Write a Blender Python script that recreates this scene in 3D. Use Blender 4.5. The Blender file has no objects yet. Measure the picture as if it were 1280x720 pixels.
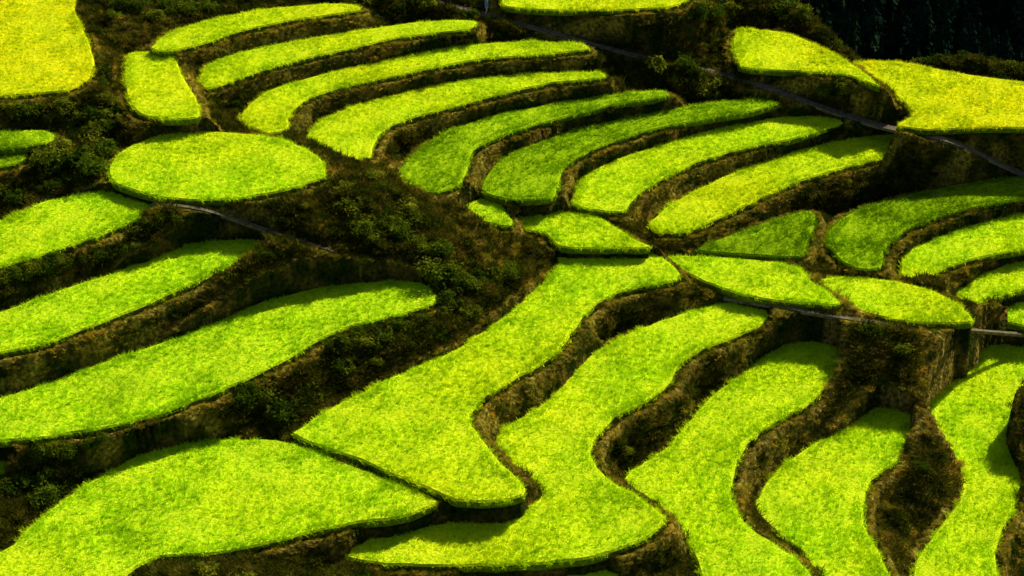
import bpy, math, random
import numpy as np
from mathutils import Vector
random.seed(4); rng=np.random.default_rng(4)
sc=bpy.context.scene
F=640/math.tan(math.radians(15)); P=math.radians(30); CZ=90.0
cP,sP=math.cos(P),math.sin(P)
def unproj(u,v,h):
    a=(u-640)/F; b=(360-v)/F
    dx=a; dy=cP+b*sP; dz=-sP+b*cP
    t=(h-CZ)/dz
    return (dx*t,dy*t)
# ------------------------------------------------------------ survey of the terraces: (height, tint, outline)
FIELDS=[
(17.5,.95,[(-140,-40),(85,-40),(95,10),(112,55),(118,85),(95,108),(50,115),(-140,118)]),
(16.3,.75,[(158,68),(190,63),(215,65),(228,90),(248,130),(245,146),(200,148),(168,137),(155,110)]),
(15.6,.4,[(-140,168),(0,163),(55,161),(68,172),(25,183),(-140,190)]),
(14.9,.4,[(-140,200),(0,188),(30,187),(33,197),(0,208),(-140,222)]),
(14.8,.68,[(135,208),(150,188),(185,172),(240,163),(310,166),(360,175),(395,192),(408,212),(395,225),(350,238),(290,247),(220,248),(170,238),(140,225)]),
(13.8,.6,[(-140,310),(0,275),(50,252),(100,241),(150,239),(185,250),(189,264),(150,283),(90,305),(30,325),(-140,365)]),
(11.6,.5,[(-140,430),(0,388),(60,366),(120,346),(180,326),(240,304),(290,298),(330,300),(335,312),(290,335),(230,358),(170,385),(100,412),(40,432),(-140,460)]),
(9.2,.47,[(-140,525),(0,495),(60,476),(130,451),(200,428),(270,401),(330,376),(400,358),(470,351),(520,351),(545,363),(540,380),(490,395),(430,410),(380,435),(320,468),(250,498),(170,525),(90,540),(30,548),(-140,560)]),
(6.6,.55,[(-140,735),(0,688),(40,652),(110,602),(180,566),(260,549),(350,549),(440,580),(540,619),(550,628),(500,645),(430,655),(360,672),(280,690),(200,695),(160,715),(120,745),(-140,790)]),
(7.3,.4,[(-140,556),(5,560),(20,575),(5,590),(-140,630)]),
(7.0,.62,[(700,315),(760,312),(820,317),(848,336),(845,350),(800,358),(765,368),(735,388),(715,415),(690,445),(650,470),(610,492),(588,517),(600,545),(630,580),(657,606),(650,619),(600,626),(556,619),(450,574),(368,544),(380,530),(430,500),(500,465),(560,440),(600,415),(640,385),(680,350),(695,330)]),
(5.0,.62,[(930,374),(960,385),(958,402),(920,420),(880,435),(850,455),(835,480),(810,500),(770,520),(745,545),(740,570),(760,595),(800,620),(830,645),(825,660),(790,680),(740,695),(680,703),(600,706),(500,705),(440,698),(435,688),(470,670),(540,655),(600,644),(650,635),(676,618),(665,603),(636,578),(613,555),(638,528),(678,503),(708,474),(733,448),(770,422),(825,400),(880,382)]),
(2.7,.6,[(1000,426),(1045,432),(1048,455),(1035,480),(1010,505),(980,520),(950,540),(930,560),(918,590),(915,620),(930,650),(970,680),(1010,710),(1040,780),(900,780),(870,700),(830,640),(782,603),(788,588),(812,572),(842,547),(870,513),(897,487),(933,461),(966,437)]),
(.7,.6,[(1098,508),(1140,518),(1135,550),(1120,575),(1090,600),(1080,630),(1085,665),(1105,700),(1130,780),(1045,780),(1010,700),(972,665),(943,637),(950,612),(973,584),(1008,558),(1048,539),(1078,520)]),
(-.5,.6,[(1235,432),(1420,415),(1420,530),(1275,518),(1262,555),(1278,600),(1265,640),(1245,690),(1250,780),(1140,780),(1145,700),(1172,660),(1200,620),(1198,590),(1173,560),(1155,530),(1160,498),(1195,472),(1222,452)]),
(-2.5,.6,[(1300,560),(1420,560),(1420,780),(1290,780),(1285,700),(1305,640)]),
(3.6,.6,[(590,717),(680,712),(760,711),(785,740),(770,790),(560,790)]),
(9.2,.5,[(575,256),(608,246),(628,255),(642,278),(620,280),(588,268)]),
(8.1,.68,[(645,269),(700,264),(745,268),(790,295),(812,308),(760,309),(700,307),(680,290),(655,286)]),
(6.1,.62,[(832,320),(890,319),(960,325),(1000,334),(1010,346),(1050,378),(1000,378),(940,370),(890,355),(850,336)]),
(5.2,.68,[(1018,350),(1070,344),(1120,350),(1170,363),(1205,385),(1215,402),(1150,402),(1085,391),(1050,373)]),
(17.0,.72,[(188,58),(215,38),(270,22),(340,9),(430,3),(450,12),(380,22),(300,38),(250,55),(210,63)]),
(15.6,.68,[(248,98),(260,80),(300,65),(370,50),(440,38),(520,27),(590,24),(585,36),(500,46),(430,62),(370,75),(320,90),(275,106),(255,109)]),
(14.2,.72,[(300,142),(330,115),(380,97),(440,83),(500,70),(570,57),(640,51),(720,51),(735,60),(680,67),(600,73),(530,86),(460,101),(400,116),(367,135),(357,160),(335,166),(310,156)]),
(12.8,.72,[(380,172),(400,150),(440,132),(500,115),(570,100),(640,92),(690,90),(750,89),(752,97),(690,103),(620,118),(560,135),(500,151),(472,170),(462,197),(440,206),(410,197),(385,184)]),
(11.3,.38,[(495,217),(520,188),(560,162),(610,145),(680,129),(750,119),(800,113),(830,112),(830,120),(760,132),(690,150),(630,168),(592,187),(582,217),(570,232),(540,241),(505,233)]),
(9.9,.32,[(602,232),(620,203),(660,181),(730,157),(800,142),(870,130),(940,123),(975,127),(940,138),(870,150),(800,165),(740,187),(707,207),(697,237),(685,247),(640,248),(610,242)]),
(8.6,.66,[(715,246),(725,223),(760,202),(820,181),(890,161),(960,147),(1020,144),(1055,152),(1000,170),(930,185),(870,202),(820,227),(792,247),(780,264),(745,262),(720,256)]),
(7.2,.75,[(812,277),(840,252),(900,221),(970,196),(1040,176),(1110,167),(1180,170),(1197,181),(1130,192),(1060,208),(1000,226),(940,252),(900,271),(860,288),(820,289)]),
(6.4,.14,[(872,311),(900,297),(950,279),(1000,263),(1020,268),(1012,300),(1000,320),(950,318),(900,315)]),
(5.7,.2,[(1033,292),(1060,266),(1120,246),(1190,231),(1280,217),(1420,200),(1420,225),(1250,252),(1180,268),(1132,287),(1107,310),(1100,334),(1070,335),(1045,319)]),
(4.4,.6,[(1125,331),(1140,310),(1190,288),(1250,271),(1420,240),(1420,285),(1250,316),(1190,331),(1160,345),(1130,346)]),
(3.0,.6,[(1185,377),(1210,353),(1250,333),(1420,295),(1420,330),(1270,363),(1235,382),(1212,395)]),
(1.7,.55,[(1245,397),(1265,380),(1320,366),(1420,345),(1420,400),(1300,408)]),
(16.5,.8,[(640,-30),(870,-30),(850,4),(790,11),(700,12),(645,9),(626,2)]),
(12.2,.8,[(920,38),(950,36),(990,42),(1030,60),(1075,85),(1100,108),(1060,93),(1000,88),(925,82)]),
(10.3,.95,[(1062,80),(1120,76),(1200,90),(1290,102),(1420,112),(1420,158),(1240,158),(1160,161),(1120,155),(1140,140),(1112,112)]),
]
SLOPE={0:1.0,1:1.2,4:.40,19:.42,20:.33,10:1.8,33:.5}
CAN=0.55
def smooth(pts,n=4):
    out=[];m=len(pts)
    for i in range(m):
        p0,p1,p2,p3=[np.array(pts[(i+k-1)%m],float) for k in range(4)]
        for k in range(n):
            t=k/n
            q=.5*((2*p1)+(-p0+p2)*t+(2*p0-5*p1+4*p2-p3)*t*t+(-p0+3*p1-3*p2+p3)*t**3)
            out.append(.85*q+.15*(p1*(1-t)+p2*t))
    return out
polys=[]
for h,t,pts in FIELDS:
    w=np.array([unproj(u,v,h+CAN) for u,v in smooth(pts)])
    w=w+rng.normal(0,.06,w.shape)
    if np.sum(w[:,0]*np.roll(w[:,1],-1)-w[:,1]*np.roll(w[:,0],-1))<0: w=w[::-1]
    polys.append((h,t,w))
def inside(poly,X,Y):
    r=np.zeros(X.shape,bool); n=len(poly); j=n-1
    for i in range(n):
        xi,yi=poly[i];xj,yj=poly[j]
        if yi!=yj:
            c=((yi>Y)!=(yj>Y))&(X<(xj-xi)*(Y-yi)/(yj-yi)+xi)
            r^=c
        j=i
    return r
def vnoise(X,Y,s,seed):
    r=np.random.default_rng(seed).random((256,256))
    x=X/s+1000.3;y=Y/s+1000.7
    xi=np.floor(x).astype(int);yi=np.floor(y).astype(int)
    fx=x-xi;fy=y-yi;fx=fx*fx*(3-2*fx);fy=fy*fy*(3-2*fy)
    g=lambda a,b:r[a%256,b%256]
    return (g(xi,yi)*(1-fx)+g(xi+1,yi)*fx)*(1-fy)+(g(xi,yi+1)*(1-fx)+g(xi+1,yi+1)*fx)*fy
def sstep(a,b,x):
    t=np.clip((x-a)/(b-a),0,1);return t*t*(3-2*t)
def crest(X): return 194-11*sstep(27,38,X)
def base(X,Y):
    xc=np.clip(X,-120,120)
    lin=4+.15*(np.clip(Y,-150,194)-112)-.09*xc
    lin=np.maximum(lin,-40)
    c=crest(X)
    lin=lin+(-12-lin)*sstep(c,c+26,Y)
    far=np.clip(Y-240,0,190)*.6+np.clip(Y-430,0,3000)*.05
    far=far+ (vnoise(X,Y,90,3)-.5)*30*sstep(240,330,Y)
    return lin+far
# ------------------------------------------------------------ core height field
st=.25
xs=np.arange(-80,80.01,st); ys=np.arange(94,216.01,st)
X,Y=np.meshgrid(xs,ys)
xc=xs[::2]; yc=ys[::2]
Xc,Yc=np.meshgrid(xc,yc)
def up(A):
    B=np.zeros(X.shape,np.float32)
    B[::2,::2]=A
    B[1::2,::2]=.5*(A[:-1]+A[1:])
    B[:,1::2]=.5*(B[:,:-1:2]+B[:,2::2])
    return B
cone=np.full(X.shape,-99.,np.float32); floor=np.full(X.shape,999.,np.float32); dmin=np.full(X.shape,999.,np.float32)
wob=(vnoise(X,Y,1.6,61)-.5)*.9
for pi_,(h,t,w) in enumerate(polys):
    d2=np.full(Xc.shape,1e9,np.float32)
    n=len(w)
    for i in range(n):
        a=w[i];b=w[(i+1)%n];ab=b-a;L=ab@ab+1e-9
        tt=np.clip(((Xc-a[0])*ab[0]+(Yc-a[1])*ab[1])/L,0,1)
        d2=np.minimum(d2,(Xc-a[0]-tt*ab[0])**2+(Yc-a[1]-tt*ab[1])**2)
    D=up(np.sqrt(d2))
    ins=inside(w,X,Y); D[ins]=0
    lip=h+.22*sstep(.25,.5,D)-SLOPE.get(pi_,2.2)*np.maximum(0,D-.7+wob*sstep(.6,1.4,D))
    cone=np.maximum(cone,lip)
    floor=np.minimum(floor,h+.22*D); dmin=np.minimum(dmin,D)
bs=base(X,Y).astype(np.float32)
lo_=np.where(Y>174,.6,2.); hi_=np.where(Y>174,5.,10.)
wgt=sstep(0,1,(dmin-lo_)/(hi_-lo_))
floor=floor*(1-wgt)+bs*wgt
rimmask=((cone>floor+.3)&(dmin<.95)&(dmin>.25)).astype(np.float32)
Z=np.maximum(cone,floor)
rice=np.zeros(X.shape,bool)
nz=(vnoise(X,Y,3.1,1)-.5)*1.0+(vnoise(X,Y,1.1,2)-.5)*.6+(vnoise(X,Y,.5,7)-.5)*.3
Z=Z+nz*(.18+.82*sstep(.8,2.2,dmin))
for k in range(1):
    Zb=Z.copy()
    Zb[1:-1,1:-1]=(Z[1:-1,1:-1]*2+Z[:-2,1:-1]+Z[2:,1:-1]+Z[1:-1,:-2]+Z[1:-1,2:])/6
    Z=np.where(dmin>.3,Zb,Z)
for h,t,w in sorted(polys,key=lambda p:p[0]):
    m=inside(w,X,Y); Z[m]=h; rice|=m
def sample(A,x,y):
    fx=np.clip((np.asarray(x)-xs[0])/st,0,len(xs)-1.001);fy=np.clip((np.asarray(y)-ys[0])/st,0,len(ys)-1.001)
    i=fx.astype(int);j=fy.astype(int);a=fx-i;b=fy-j
    return (A[j,i]*(1-a)+A[j,i+1]*a)*(1-b)+(A[j+1,i]*(1-a)+A[j+1,i+1]*a)*b
def hit(u,v):
    for h in np.arange(24,-8,-.1):
        x,y=unproj(u,v,h)
        if sample(Z,x,y)>=h: return x,y,h
    return x,y,h
# ------------------------------------------------------------ lanes
ROADS=[("farm_road",1.0,[(548,2),(600,16),(640,28),(720,50),(800,72),(870,85),(920,97),(990,120),(1060,146),(1120,163),(1180,172),(1215,188),(1250,205),(1290,222),(1380,262)]),
("footpath",.4,[(190,255),(240,258),(290,272),(330,287),(378,302),(430,318)]),
("footpath",.4,[(905,372),(960,381),(1010,390),(1070,401),(1140,409),(1210,412),(1300,420),(1400,425)])]
roadmask=np.zeros(X.shape,bool); roads=[]
for nm,wd,pts in ROADS:
    P3=[]
    for (u0,v0),(u1,v1) in zip(pts[:-1],pts[1:]):
        for k in range(6): P3.append(hit(u0+(u1-u0)*k/6,v0+(v1-v0)*k/6))
    P3=np.array(P3,float)
    for k in range(14): P3[1:-1]=(P3[:-2]+P3[1:-1]*2+P3[2:])/4
    roads.append((nm,wd,P3))
    dd=np.full(X.shape,1e9);zz=np.zeros(X.shape)
    for a,b in zip(P3[:-1],P3[1:]):
        ab=b[:2]-a[:2];L=ab@ab+1e-9
        tt=np.clip(((X-a[0])*ab[0]+(Y-a[1])*ab[1])/L,0,1)
        d=(X-a[0]-tt*ab[0])**2+(Y-a[1]-tt*ab[1])**2
        m=d<dd; dd[m]=d[m]; zz[m]=(a[2]+(b[2]-a[2])*tt)[m]
    dd=np.sqrt(dd)
    wv=(1-sstep(wd/2+.25,wd/2+1.0,dd))*(~rice)
    Z=Z*(1-wv)+zz*wv
    roadmask|=dd<wd/2+.2
# ------------------------------------------------------------ helpers
def link(o,parent=None):
    sc.collection.objects.link(o)
    if parent: o.parent=parent
    return o
def meshobj(name,V,Fc,mat=None,parent=None):
    me=bpy.data.meshes.new(name); me.from_pydata([tuple(map(float,v)) for v in V],[],Fc); me.update()
    if mat: me.materials.append(mat)
    return link(bpy.data.objects.new(name,me),parent)
def empty(name):
    o=bpy.data.objects.new(name,None); return link(o)
class NT:
    def __init__(s,name):
        s.m=bpy.data.materials.new(name); s.m.use_nodes=True; s.n=s.m.node_tree.nodes; s.l=s.m.node_tree.links; s.n.clear()
        s.out=s.n.new('ShaderNodeOutputMaterial')
    def new(s,t,**k):
        x=s.n.new(t)
        for a,b in k.items(): setattr(x,a,b)
        return x
    def noise(s,scale,detail=3,vec=None):
        x=s.n.new('ShaderNodeTexNoise'); x.inputs['Scale'].default_value=scale; x.inputs['Detail'].default_value=detail
        if vec is None:
            g=s.n.new('ShaderNodeNewGeometry'); vec=g.outputs['Position']
        s.l.new(vec,x.inputs['Vector']); return x.outputs['Fac']
    def attr(s,name,inst=False):
        a=s.new('ShaderNodeAttribute',attribute_name=name); a.attribute_type='INSTANCER' if inst else 'GEOMETRY'; return a.outputs['Fac']
    def math(s,op,a,b=0,c=0):
        x=s.new('ShaderNodeMath',operation=op)
        for i,v in enumerate((a,b,c)):
            if isinstance(v,(int,float)): x.inputs[i].default_value=v
            else: s.l.new(v,x.inputs[i])
        return x.outputs[0]
    def ramp(s,fac,stops,interp='LINEAR'):
        x=s.n.new('ShaderNodeValToRGB'); s.l.new(fac,x.inputs[0]); e=x.color_ramp.elements; x.color_ramp.interpolation=interp
        while len(e)<len(stops): e.new(.5)
        for i,(p,c) in enumerate(stops): e[i].position=p; e[i].color=(*c,1)
        return x.outputs[0]
    def mix(s,a,b,f,mode='MIX'):
        x=s.n.new('ShaderNodeMix'); x.data_type='RGBA'; x.blend_type=mode
        for v,sk in ((f,x.inputs[0]),(a,x.inputs[6]),(b,x.inputs[7])):
            if isinstance(v,(int,float)): sk.default_value=v
            elif isinstance(v,tuple): sk.default_value=(*v,1)
            else: s.l.new(v,sk)
        return x.outputs[2]
    def leaf(s,col,tr=.5,normal=None):
        d=s.new('ShaderNodeBsdfDiffuse'); s.l.new(col,d.inputs[0])
        if normal: s.l.new(normal,d.inputs['Normal'])
        if tr<=0: s.l.new(d.outputs[0],s.out.inputs[0]); return
        t=s.new('ShaderNodeBsdfTranslucent'); m=s.new('ShaderNodeMixShader'); m.inputs[0].default_value=tr
        s.l.new(col,t.inputs[0]); s.l.new(d.outputs[0],m.inputs[1]); s.l.new(t.outputs[0],m.inputs[2]); s.l.new(m.outputs[0],s.out.inputs[0])
def rice_mat(name,inst):
    N=NT(name)
    tn=N.math('MULTIPLY_ADD',N.noise(.09,2),.6,N.math('ADD',N.attr('tint',inst),-.30))
    c=N.ramp(tn,[(0,(.24,.38,.006)),(.25,(.41,.60,.008)),(.5,(.76,.96,.018)),(1,(.99,.96,.014))])
    k=N.ramp(N.noise(.45,4),[(.32,(.80,.88,.7)),(.6,(1.03,1.03,1))])
    c=N.mix(c,k,1.0,'MULTIPLY')
    if inst:
        c=N.mix(c,N.ramp(N.noise(2.6,1),[(.35,(.78,.86,.6)),(.58,(1.05,1.04,1))]),1.0,'MULTIPLY'); N.leaf(c,.5)
    else:
        n=N.noise(4.6,2)
        c=N.mix(c,N.ramp(n,[(.36,(.62,.76,.5)),(.52,(1,1,1))]),1.0,'MULTIPLY')
        bp=N.new('ShaderNodeBump'); bp.inputs['Strength'].default_value=.5; bp.inputs['Distance'].default_value=.2; N.l.new(n,bp.inputs['Height'])
        N.leaf(c,0,bp.outputs[0])
    return N.m
m_rice=rice_mat('rice_leaves',True); m_sheet=rice_mat('rice_canopy',False)
N=NT('rice_side_shaded'); N.leaf(N.ramp(N.noise(4,3),[(.3,(.06,.11,.005)),(.7,(.20,.28,.015))]),0); m_side=N.m  # darker crop tone for the field sides, shade put into the colour
N=NT('hillside_soil')
n1=N.noise(.5,4); n2=N.noise(3.,3)
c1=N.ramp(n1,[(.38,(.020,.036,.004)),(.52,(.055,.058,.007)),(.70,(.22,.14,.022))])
c1=N.mix(c1,N.ramp(n2,[(.3,(.13,.12,.015)),(.7,(.42,.28,.06))]),N.attr('lit_dryslope'))  # dry slope tone, brightened to paint sunlight onto the open banks
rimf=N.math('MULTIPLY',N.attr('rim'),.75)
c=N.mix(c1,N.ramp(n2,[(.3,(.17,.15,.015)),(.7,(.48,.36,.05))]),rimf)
c=N.mix(c,(.003,.007,.004),N.attr('forest'))  # near-black forest floor, shade under the trees painted in
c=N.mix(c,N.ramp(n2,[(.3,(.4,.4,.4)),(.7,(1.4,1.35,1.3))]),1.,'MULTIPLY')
bp=N.new('ShaderNodeBump'); bp.inputs['Strength'].default_value=.9; bp.inputs['Distance'].default_value=.25; N.l.new(n2,bp.inputs['Height'])
N.leaf(c,0,bp.outputs[0]); m_soil=N.m
N=NT('worn_concrete'); N.leaf(N.ramp(N.noise(2.5,4),[(.3,(.10,.08,.045)),(.7,(.28,.23,.15))]),0); m_road=N.m
def veg_mat(name,c0,c1,c2,tr=.35):
    N=NT(name); o=N.new('ShaderNodeObjectInfo')
    c=N.ramp(o.outputs['Random'],[(0,c0),(.5,c1),(1,c2)])
    k=N.ramp(N.noise(.8,3),[(.3,(.45,.5,.45)),(.7,(1.4,1.3,1.1))])
    N.leaf(N.mix(c,k,1.,'MULTIPLY'),tr); return N.m
m_shrub=veg_mat('shrub_leaves',(.05,.10,.005),(.12,.19,.010),(.30,.32,.02),.4)
m_grass=veg_mat('bank_grass',(.035,.065,.004),(.11,.13,.008),(.28,.21,.03),.35)  # bank grass darkened to paint in the shade between terraces
m_dry=veg_mat('lit_dry_grass',(.20,.25,.01),(.52,.44,.03),(.75,.50,.07),.4)  # lighter dry grass, sunlight on rims and open banks put into its colour
m_con=veg_mat('conifer_needles',(.007,.026,.018),(.016,.046,.028),(.035,.065,.030),0)  # needle greens kept dark, also standing in for shade on the forest
N=NT('bark'); N.leaf(N.ramp(N.noise(6,3),[(.3,(.05,.04,.03)),(.7,(.14,.11,.08))]),0.); m_bark=N.m
# ------------------------------------------------------------ ground sheet
def ext(a,lo,hi):
    l=[];v=a[0];s=1.
    while v>lo: v-=s; s*=1.15; l.append(v)
    r=[];v=a[-1];s=1.
    while v<hi: v+=s; s*=1.12; r.append(v)
    return np.array(l[::-1]),np.array(r)
ZONES=[([(420,205),(520,250),(600,285),(690,300),(650,355),(570,345),(540,300),(470,270),(410,245)],9.5),([(1000,400),(1090,410),(1230,420),(1150,500),(1060,470)],2.5),([(110,-10),(180,0),(270,130),(230,160),(140,120)],16),([(1120,520),(1210,560),(1215,640),(1140,720),(1100,720),(1090,620)],-.5),([(940,560),(1000,520),(1060,450),(1090,480),(1080,560),(960,640),(930,620)],1.5)]
def zones(px,py):
    r=np.zeros(px.shape,bool)
    for pts,h in ZONES: r|=inside(np.array([unproj(u,v,h) for u,v in pts]),px,py)
    return r
xl,xr=ext(xs,-2500,2500); yl,yr=ext(ys,-1500,4000)
XA=np.concatenate([xl,xs,xr]);YA=np.concatenate([yl,ys,yr])
GX,GY=np.meshgrid(XA,YA); GZ=base(GX,GY)
ed=np.minimum(np.minimum(X+80,80-X),np.minimum(Y-94,ys[-1]-Y)); ew=sstep(0,6,ed)
Z=Z*ew+bs*(1-ew)
sl=(slice(len(yl),len(yl)+len(ys)),slice(len(xl),len(xl)+len(xs)))
GZ[sl]=Z
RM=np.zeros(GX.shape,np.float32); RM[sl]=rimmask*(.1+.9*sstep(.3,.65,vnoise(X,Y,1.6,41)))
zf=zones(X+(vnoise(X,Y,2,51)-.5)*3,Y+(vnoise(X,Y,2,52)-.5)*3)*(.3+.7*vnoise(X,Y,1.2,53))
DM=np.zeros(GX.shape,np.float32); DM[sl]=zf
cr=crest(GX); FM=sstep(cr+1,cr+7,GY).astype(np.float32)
ny,nx=GX.shape
me=bpy.data.meshes.new('terraced_hillside')
co=np.stack([GX,GY,GZ],-1).reshape(-1,3).astype(np.float32)
idx=np.arange(ny*nx).reshape(ny,nx)
q=np.stack([idx[:-1,:-1],idx[:-1,1:],idx[1:,1:],idx[1:,:-1]],-1).reshape(-1,4)
me.vertices.add(len(co)); me.vertices.foreach_set('co',co.ravel())
me.loops.add(q.size); me.loops.foreach_set('vertex_index',q.ravel().astype(np.int32))
me.polygons.add(len(q)); me.polygons.foreach_set('loop_start',np.arange(0,q.size,4,dtype=np.int32)); me.update(calc_edges=True)
me.shade_smooth()
for nm_,A in (('rim',RM),('forest',FM),('lit_dryslope',DM)):
    a=me.attributes.new(nm_,'FLOAT','POINT'); a.data.foreach_set('value',A.ravel().astype(np.float32))
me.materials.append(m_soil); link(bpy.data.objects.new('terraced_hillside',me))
for nm,wd,P3 in roads:
    V=[];n=len(P3)
    for i in range(n):
        t=P3[min(i+1,n-1)]-P3[max(i-1,0)]; t=t[:2]/np.linalg.norm(t[:2]); nn=np.array([-t[1],t[0]])
        for s,dz in ((-1,-.2),(-1,.08),(1,.08),(1,-.2)):
            V.append((P3[i,0]+s*nn[0]*wd/2,P3[i,1]+s*nn[1]*wd/2,P3[i,2]+dz))
    Fc=[(4*i+k,4*i+k+1,4*i+5+k,4*i+4+k) for i in range(n-1) for k in range(3)]
    meshobj(nm,V,Fc,m_road)
# ------------------------------------------------------------ plant prototypes
def blades(n,L,W,spread,r0,bend,seed):
    r=random.Random(seed);V=[];Fc=[]
    for i in range(n):
        a=r.uniform(0,6.283);rr=r.uniform(0,r0);bx,by=rr*math.cos(a),rr*math.sin(a)
        a2=r.uniform(0,6.283);l=L*r.uniform(.7,1.1);s=spread*r.uniform(.3,1)
        dx,dy=math.cos(a2),math.sin(a2); px,py=-dy*W/2,dx*W/2
        k=len(V)
        for f,wf in ((0,1),(.55,.9),(1,.15)):
            out=s*f+bend*f*f; z=l*(f-.25*bend/L*f*f)
            V+= [(bx+dx*out-px*wf,by+dy*out-py*wf,z),(bx+dx*out+px*wf,by+dy*out+py*wf,z)]
        Fc+=[(k,k+1,k+3,k+2),(k+2,k+3,k+5,k+4)]
    return V,Fc
def patch(nx_,sp,seed,*a):
    r=random.Random(seed);V=[];Fc=[]
    for i in range(nx_):
        for j in range(nx_):
            v,f=blades(*a,seed*100+i*nx_+j); k=len(V)
            ox=(i-(nx_-1)/2)*sp+r.gauss(0,sp*.2);oy=(j-(nx_-1)/2)*sp+r.gauss(0,sp*.2);s=r.uniform(.7,1.3)
            V+=[(x*s+ox,y*s+oy,z*s) for x,y,z in v];Fc+=[tuple(q+k for q in g) for g in f]
    return V,Fc
def leafcloud(n,R,H,s,seed,lumps=6):
    r=random.Random(seed);V=[];Fc=[]
    cs=[(r.uniform(-.6,.6)*R,r.uniform(-.6,.6)*R,r.uniform(.25,.75)*H,r.uniform(.35,.6)*R) for _ in range(lumps)]
    for i in range(n):
        c=r.choice(cs); d=Vector((r.gauss(0,1),r.gauss(0,1),r.gauss(0,1))).normalized()*c[3]*r.uniform(.55,1.1)
        p=Vector(c[:3])+Vector((d.x,d.y,d.z*.8)); p.z=max(p.z,.03)
        a=Vector((r.gauss(0,1),r.gauss(0,1),r.gauss(0,.6))).normalized(); b=a.cross(Vector((r.gauss(0,1),r.gauss(0,1),r.gauss(0,1)))).normalized()
        l=s*r.uniform(.6,1.3);k=len(V)
        V+=[p-a*l,p+b*l*.45,p+a*l,p-b*l*.45];Fc.append((k,k+1,k+2,k+3))
    return V,Fc
def conifer(H,seed):
    r=random.Random(seed);V=[];Fc=[];mi=[]
    for j in range(6):
        a=j*math.pi/3
        V+= [(.22*math.cos(a),.22*math.sin(a),-1),(.02*math.cos(a),.02*math.sin(a),H)]
    for j in range(6): Fc.append((2*j,(2*j+2)%12,(2*j+3)%12,2*j+1)); mi.append(1)
    z=H*.12
    while z<H*.99:
        R=(1-z/H)**.8*H*.2*r.uniform(.75,1.15)+.15
        for j in range(8):
            a=r.uniform(0,6.283);dx,dy=math.cos(a),math.sin(a);RR=R*r.uniform(.65,1.15)
            for f in (.35,.65,.95):
                for s in (-1,1):
                    x,y,zz=dx*RR*f,dy*RR*f,z-RR*.35*f+r.uniform(-.1,.1)
                    w=.55*RR*(1.15-f)+.15; k=len(V)
                    V+=[(x-dx*RR*.2,y-dy*RR*.2,zz+.15),(x-dy*s*w,y+dx*s*w,zz-.25),(x+dx*RR*.22,y+dy*RR*.22,zz-.12)]
                    Fc.append((k,k+1,k+2)); mi.append(0)
        z+=H*.04
    return V,Fc,mi
def gn(name,proto,tilt):
    g=bpy.data.node_groups.new(name,'GeometryNodeTree')
    g.interface.new_socket('Geometry',in_out='INPUT',socket_type='NodeSocketGeometry'); g.interface.new_socket('Geometry',in_out='OUTPUT',socket_type='NodeSocketGeometry')
    n=g.nodes;l=g.links;i=n.new('NodeGroupInput');o=n.new('NodeGroupOutput');p=n.new('GeometryNodeInstanceOnPoints')
    ob=n.new('GeometryNodeObjectInfo');ob.inputs['Object'].default_value=proto; ob.inputs['As Instance'].default_value=True
    at=n.new('GeometryNodeInputNamedAttribute');at.data_type='FLOAT';at.inputs['Name'].default_value='scl'
    rv=n.new('FunctionNodeRandomValue');rv.data_type='FLOAT_VECTOR'
    rv.inputs[0].default_value=(-tilt,-tilt,0);rv.inputs[1].default_value=(tilt,tilt,6.283)
    l.new(i.outputs[0],p.inputs['Points']);l.new(ob.outputs['Geometry'],p.inputs['Instance']);l.new(rv.outputs[0],p.inputs['Rotation'])
    l.new([s for s in at.outputs if s.enabled][0],p.inputs['Scale']);l.new(p.outputs[0],o.inputs[0]); return g
def scatter(name,group,pts,scl,tint=None,parent=None):
    if len(pts)==0: return
    me=bpy.data.meshes.new(name); me.vertices.add(len(pts)); me.vertices.foreach_set('co',np.asarray(pts,np.float32).ravel())
    a=me.attributes.new('scl','FLOAT','POINT'); a.data.foreach_set('value',np.asarray(scl,np.float32))
    if tint is not None:
        a=me.attributes.new('tint','FLOAT','POINT'); a.data.foreach_set('value',np.full(len(pts),tint,np.float32))
    me.update(); o=link(bpy.data.objects.new(name,me),parent)
    md=o.modifiers.new('scatter','NODES'); md.node_group=group; return o
def place(o,u,v):
    x,y,z=hit(u,v); o.location=(x,y,z)
V,Fc=blades(16,.38,.055,.15,.20,.18,1); rp=meshobj('rice_plant',V,Fc,m_rice); place(rp,1000,285)
V,Fc=patch(4,.31,5,13,.38,.055,.15,.18,.18); rpp=meshobj('rice_plant',V,Fc,m_rice); place(rpp,970,295)
V,Fc=patch(2,.35,6,14,.45,.05,.3,.28,.2); gp=meshobj('grass_tuft',V,Fc,m_grass); place(gp,520,290)
V,Fc=patch(2,.3,7,12,.36,.05,.2,.25,.2); gp2=meshobj('grass_tuft',V,Fc,m_dry); place(gp2,540,280)
V,Fc=leafcloud(360,1.,1.3,.15,3); sp=meshobj('shrub',V,Fc,m_shrub); place(sp,500,300)
V,Fc=leafcloud(360,1.1,.9,.13,8,8); sp2=meshobj('shrub',V,Fc,m_shrub); place(sp2,450,280)
cons=[]
for s,(xx,yy) in ((11,(30,232)),(12,(45,236))):
    V,Fc,mi=conifer(12,s); o=meshobj('conifer_tree',V,Fc,m_con); o.data.materials.append(m_bark); o.data.polygons.foreach_set('material_index',mi)
    o.location=(xx,yy,float(base(np.array([xx*1.]),np.array([yy*1.]))[0])); cons.append(o)
g_rice=gn('rice_scatter',rp,.12);g_patch=gn('rice_stand_scatter',rpp,.03);g_grass=gn('grass_scatter',gp,.2);g_dry=gn('lit_dry_grass_scatter',gp2,.2);g_s1=gn('shrub_scatter',sp,.15);g_s2=gn('low_shrub_scatter',sp2,.15)
g_c=[gn('conifer_scatter',c,.03) for c in cons]
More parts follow.
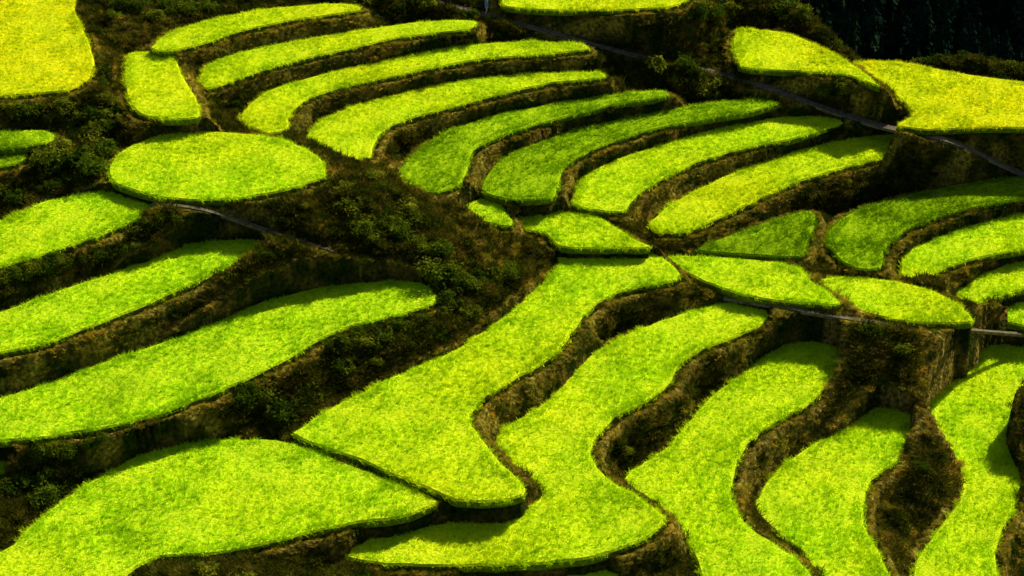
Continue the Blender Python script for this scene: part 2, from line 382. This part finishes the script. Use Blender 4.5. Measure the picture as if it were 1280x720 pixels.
# ------------------------------------------------------------ rice fields
def gridpts(w,s,jit):
    cx,cy=w.mean(0);ang=rng.uniform(0,3.14); R=np.hypot(*(w-[cx,cy]).T).max()+1
    gx,gy=np.meshgrid(np.arange(-R,R,s),np.arange(-R,R,s)); gx=gx.ravel()+rng.normal(0,jit,gx.size);gy=gy.ravel()+rng.normal(0,jit,gy.size)
    px=cx+gx*math.cos(ang)-gy*math.sin(ang);py=cy+gx*math.sin(ang)+gy*math.cos(ang)
    m=(px>w[:,0].min())&(px<w[:,0].max())&(py>w[:,1].min())&(py<w[:,1].max())&(np.abs(px)<py*.31+5)
    px=px[m];py=py[m]; m=inside(w,px,py); return px[m],py[m]
def interior(w,px,py,r):
    m=np.ones(len(px),bool)
    for k in range(8):
        a=k*math.pi/4; m&=inside(w,px+r*math.cos(a),py+r*math.sin(a))
    return m
for k,(h,t,w) in enumerate(polys):
    n=len(w)
    tg=np.roll(w,-1,0)-np.roll(w,1,0); tg/=np.linalg.norm(tg,axis=1)[:,None]+1e-9
    nrm=np.stack([-tg[:,1],tg[:,0]],-1)
    V=[(a,b,h+.50) for a,b in w+nrm*.17]+[(a,b,h+.36) for a,b in w+nrm*.03]+[(a,b,h-.1) for a,b in w-nrm*.05]
    Fc=[tuple(range(n))]+[(r_*n+n+i,r_*n+n+(i+1)%n,r_*n+(i+1)%n,r_*n+i) for r_ in (0,1) for i in range(n)]
    f=meshobj('rice_field',V,Fc,m_sheet); f.data.materials.append(m_side)
    f.data.polygons.foreach_set('material_index',[0]*(1+n)+[1]*n)
    a=f.data.attributes.new('tint','FLOAT','POINT'); a.data.foreach_set('value',np.full(len(V),t,np.float32))
    px,py=gridpts(w,1.2,.12); m=interior(w,px,py,.85); px=px[m];py=py[m]
    scatter('rice_stand',g_patch,np.stack([px,py,np.full(len(px),h+.31)],-1),.95+(vnoise(px,py,2.5,21)-.5)*.4,t,f)
    px,py=gridpts(w,.32,.09); m=~interior(w,px,py,.95); px=px[m];py=py[m]; em=~interior(w,px,py,.3)
    s=1.05+ (vnoise(px,py,2.5,21)-.5)*.5+(vnoise(px,py,.8,22)-.5)*.5
    scatter('edge_plants',g_rice,np.stack([px,py,np.where(em,h+.14,h+.32)],-1),np.where(em,s*1.25,s),t,f)
# ------------------------------------------------------------ bank vegetation
veg=empty('bank_vegetation')
M=130000
px=rng.uniform(-66,66,M);py=rng.uniform(100,198,M)
ok=(np.abs(px)<py*.29+6)&(py<crest(px)+4)
px=px[ok];py=py[ok]
blocked=sample((rice|roadmask).astype(np.float32),px,py)>.05
px=px[~blocked];py=py[~blocked];pd=sample(dmin,px,py);pz=sample(Z,px,py); rimv=sample(rimmask,px,py)>.4
open_=zones(px,py)
r=rng.random(len(px)); cl=vnoise(px,py,4,31)*.6+vnoise(px,py,1.7,32)*.4
dry=(rimv&(r<.8))|((~rimv)&open_&(r<.42))|((~rimv)&(r<.08))
gm=(~dry)&(r<.7)&~(rimv)
scatter('bank_grass',g_grass,np.stack([px,py,pz-.03],-1)[gm],(.6+.9*cl[gm])*np.where(pd[gm]<1.1,.8,1.1),None,veg)
scatter('lit_dry_grass',g_dry,np.stack([px,py,pz-.03],-1)[dry],(.5+.6*cl[dry])*np.where(rimv[dry],.65,1.2),None,veg)
sm=(r>.7)&(r<.7+.3*.6*np.clip((cl-.36)*3,0,1))&(pd>1.2)&~(open_&(rng.random(len(px))<.85))
pp=np.stack([px,py,pz-.1],-1)[sm]; ss=(.35+.8*rng.random(sm.sum())**2)*np.clip(pd[sm]/2.5,.5,1.1)
ex=[];es=[]
for (a,b,wv,cnt,sz) in [((385,322),(560,345),10,60,1.25),((570,362),(650,340),8,22,.9),((60,205),(135,215),12,30,1.3),((300,505),(365,520),10,18,.9),((10,600),(110,660),25,50,1.0),((110,60),(150,160),14,22,.8),((120,5),(250,25),10,20,.8),((0,140),(150,150),10,30,.9),((410,270),(500,290),14,16,.7),((230,480),(380,500),8,30,.8),((560,385),(600,400),8,14,.8),((0,350),(180,310),6,40,.7),((400,440),(560,395),10,36,.8),((150,280),(300,285),10,30,.7),((20,575),(180,545),6,30,.7),((870,15),(915,20),6,12,1.0),((1020,105),(1110,125),5,20,.8)]:
    for i in range(cnt):
        f=rng.random(); x,y,z=hit(a[0]+(b[0]-a[0])*f+rng.normal(0,wv*.5),a[1]+(b[1]-a[1])*f+rng.normal(0,wv*.5))
        if sample(rice.astype(np.float32),x,y)<.1 and sample(dmin,x,y)>.8*sz and not sample(roadmask.astype(np.float32),x,y)>.1: ex.append((x,y,z-.15)); es.append(sz*rng.uniform(.6,1.25))
pp=np.concatenate([pp,np.array(ex)]);ss=np.concatenate([ss,np.array(es)])
hf=rng.random(len(pp))<.5
scatter('shrubs',g_s1,pp[hf],ss[hf],None,veg); scatter('low_shrubs',g_s2,pp[~hf],ss[~hf],None,veg)
# ------------------------------------------------------------ forest
fo=empty('conifer_forest'); n=1900
fx=rng.uniform(-80,100,n);fy=crest(fx)+16+rng.random(n)**1.2*95; fz=base(fx,fy)
hf=rng.random(n)<.5; fs=rng.uniform(.75,1.35,n); fp=np.stack([fx,fy,fz],-1)
scatter('forest_stand',g_c[0],fp[hf],fs[hf],None,fo);scatter('forest_stand_mixed',g_c[1],fp[~hf],fs[~hf],None,fo)
rt=[]
for (u,v,s) in [(868,-12,.5),(895,-2,.5),(840,-30,.6),(800,-30,.6),(470,-40,.5),(510,-18,.5),(535,-5,.45),(420,-45,.4)]:
    x,y=unproj(u,v,15); z=float(sample(Z,x,y)); rt.append((x,y,z-.2,s))
rt=np.array(rt); scatter('added_shade_trees',g_c[1],rt[:,:3],rt[:,3],None,fo)  # trees added mostly above the view to throw shadows on the upper terraces
# ------------------------------------------------------------ farmers on the lane
def farmer(u,v,shirt,trous,yaw,bag=False):
    x,y,z=hit(u,v)
    J={'pel':(0,0,.92,.15),'bel':(0,0,1.1,.145),'che':(0,.01,1.32,.165),'nek':(0,.01,1.47,.06),'hd':(0,-.02,1.56,.085),'top':(0,-.01,1.67,.08),
       'sl':(.18,0,1.4,.07),'el':(.27,.03,1.14,.05),'wl':(.25,-.12,.93,.035),'fl':(.24,-.16,.84,.03),
       'sr':(-.18,0,1.4,.07),'er':(-.27,.05,1.13,.05),'wr':(-.25,-.05,.90,.035),'fr':(-.24,-.08,.81,.03),
       'hl':(.1,0,.86,.1),'kl':(.11,-.12,.48,.07),'al':(.11,.02,.1,.045),'tl':(.12,-.14,.04,.04),
       'hr':(-.1,0,.86,.1),'kr':(-.11,.02,.48,.07),'ar':(-.11,.2,.11,.045),'tr':(-.12,.06,.04,.04)}
    K=list(J);E=[('pel','bel'),('bel','che'),('che','nek'),('nek','hd'),('hd','top'),('che','sl'),('sl','el'),('el','wl'),('wl','fl'),('che','sr'),('sr','er'),('er','wr'),('wr','fr'),('pel','hl'),('hl','kl'),('kl','al'),('al','tl'),('pel','hr'),('hr','kr'),('kr','ar'),('ar','tr')]
    me=bpy.data.meshes.new('farmer'); me.from_pydata([J[k][:3] for k in K],[(K.index(a),K.index(b)) for a,b in E],[])
    o=link(bpy.data.objects.new('farmer',me)); md=o.modifiers.new('skin','SKIN')
    for i,k in enumerate(K): me.skin_vertices[0].data[i].radius=(J[k][3],J[k][3]); me.skin_vertices[0].data[i].use_root=(i==0)
    o.modifiers.new('sub','SUBSURF').render_levels=2
    N=NT('farmer_clothes'); tc=N.new('ShaderNodeTexCoord'); sx=N.new('ShaderNodeSeparateXYZ'); N.l.new(tc.outputs['Object'],sx.inputs[0])
    zz=N.math('DIVIDE',sx.outputs[2],1.8)
    N.leaf(N.ramp(zz,[(0,(.03,.02,.015)),(.06,trous),(.51,shirt),(.82,(.35,.2,.13)),(.9,(.02,.015,.01))],'CONSTANT'),0); me.materials.append(N.m)
    V=[(0,0,.2)];n=20
    for rr,zz in ((.1,.13),(.24,.02)):
        V+=[(rr*math.cos(i*6.2832/n),rr*math.sin(i*6.2832/n),zz) for i in range(n)]
    Fc=[(0,1+i,1+(i+1)%n) for i in range(n)]+[(1+i,1+n+i,1+n+(i+1)%n,1+(i+1)%n) for i in range(n)]
    N=NT('straw');N.leaf(N.ramp(N.noise(20,2),[(.3,(.4,.32,.16)),(.7,(.6,.5,.3))]),0)
    hat=meshobj('straw_hat',V,Fc,N.m,o); hat.location=(0,-.01,1.62)
    o.location=(x,y,z+.08); o.rotation_euler=(0,0,yaw)
farmer(560,9,(.8,.8,.82),(.05,.05,.08),.6)
farmer(608,19,(.15,.35,.80),(.6,.6,.6),2.2)
# ------------------------------------------------------------ sun, sky, camera
el=math.radians(33);az=math.radians(36)
s=Vector((math.sin(az)*math.cos(el),math.cos(az)*math.cos(el),math.sin(el)))
L=bpy.data.lights.new('sun','SUN');L.energy=5;L.angle=math.radians(.6);L.color=(1,.96,.78)
lo=link(bpy.data.objects.new('sun',L)); lo.rotation_euler=s.to_track_quat('Z','Y').to_euler(); lo.location=(60,60,120)
wd=bpy.data.worlds.new('World');sc.world=wd;wd.use_nodes=True;nt=wd.node_tree
sk=nt.nodes.new('ShaderNodeTexSky');sk.sky_type='NISHITA';sk.sun_disc=False;sk.sun_elevation=el;sk.sun_rotation=az
bg=nt.nodes['Background'];nt.links.new(sk.outputs[0],bg.inputs[0]);bg.inputs[1].default_value=.05
cam=bpy.data.cameras.new('camera');co_=link(bpy.data.objects.new('camera',cam));co_.location=(0,0,CZ);co_.rotation_euler=(math.pi/2-P,0,0)
cam.sensor_width=36;cam.lens=18/math.tan(math.radians(15));cam.clip_end=8000;sc.camera=co_
sc.view_settings.view_transform='Standard';sc.view_settings.look='None';sc.view_settings.exposure=0
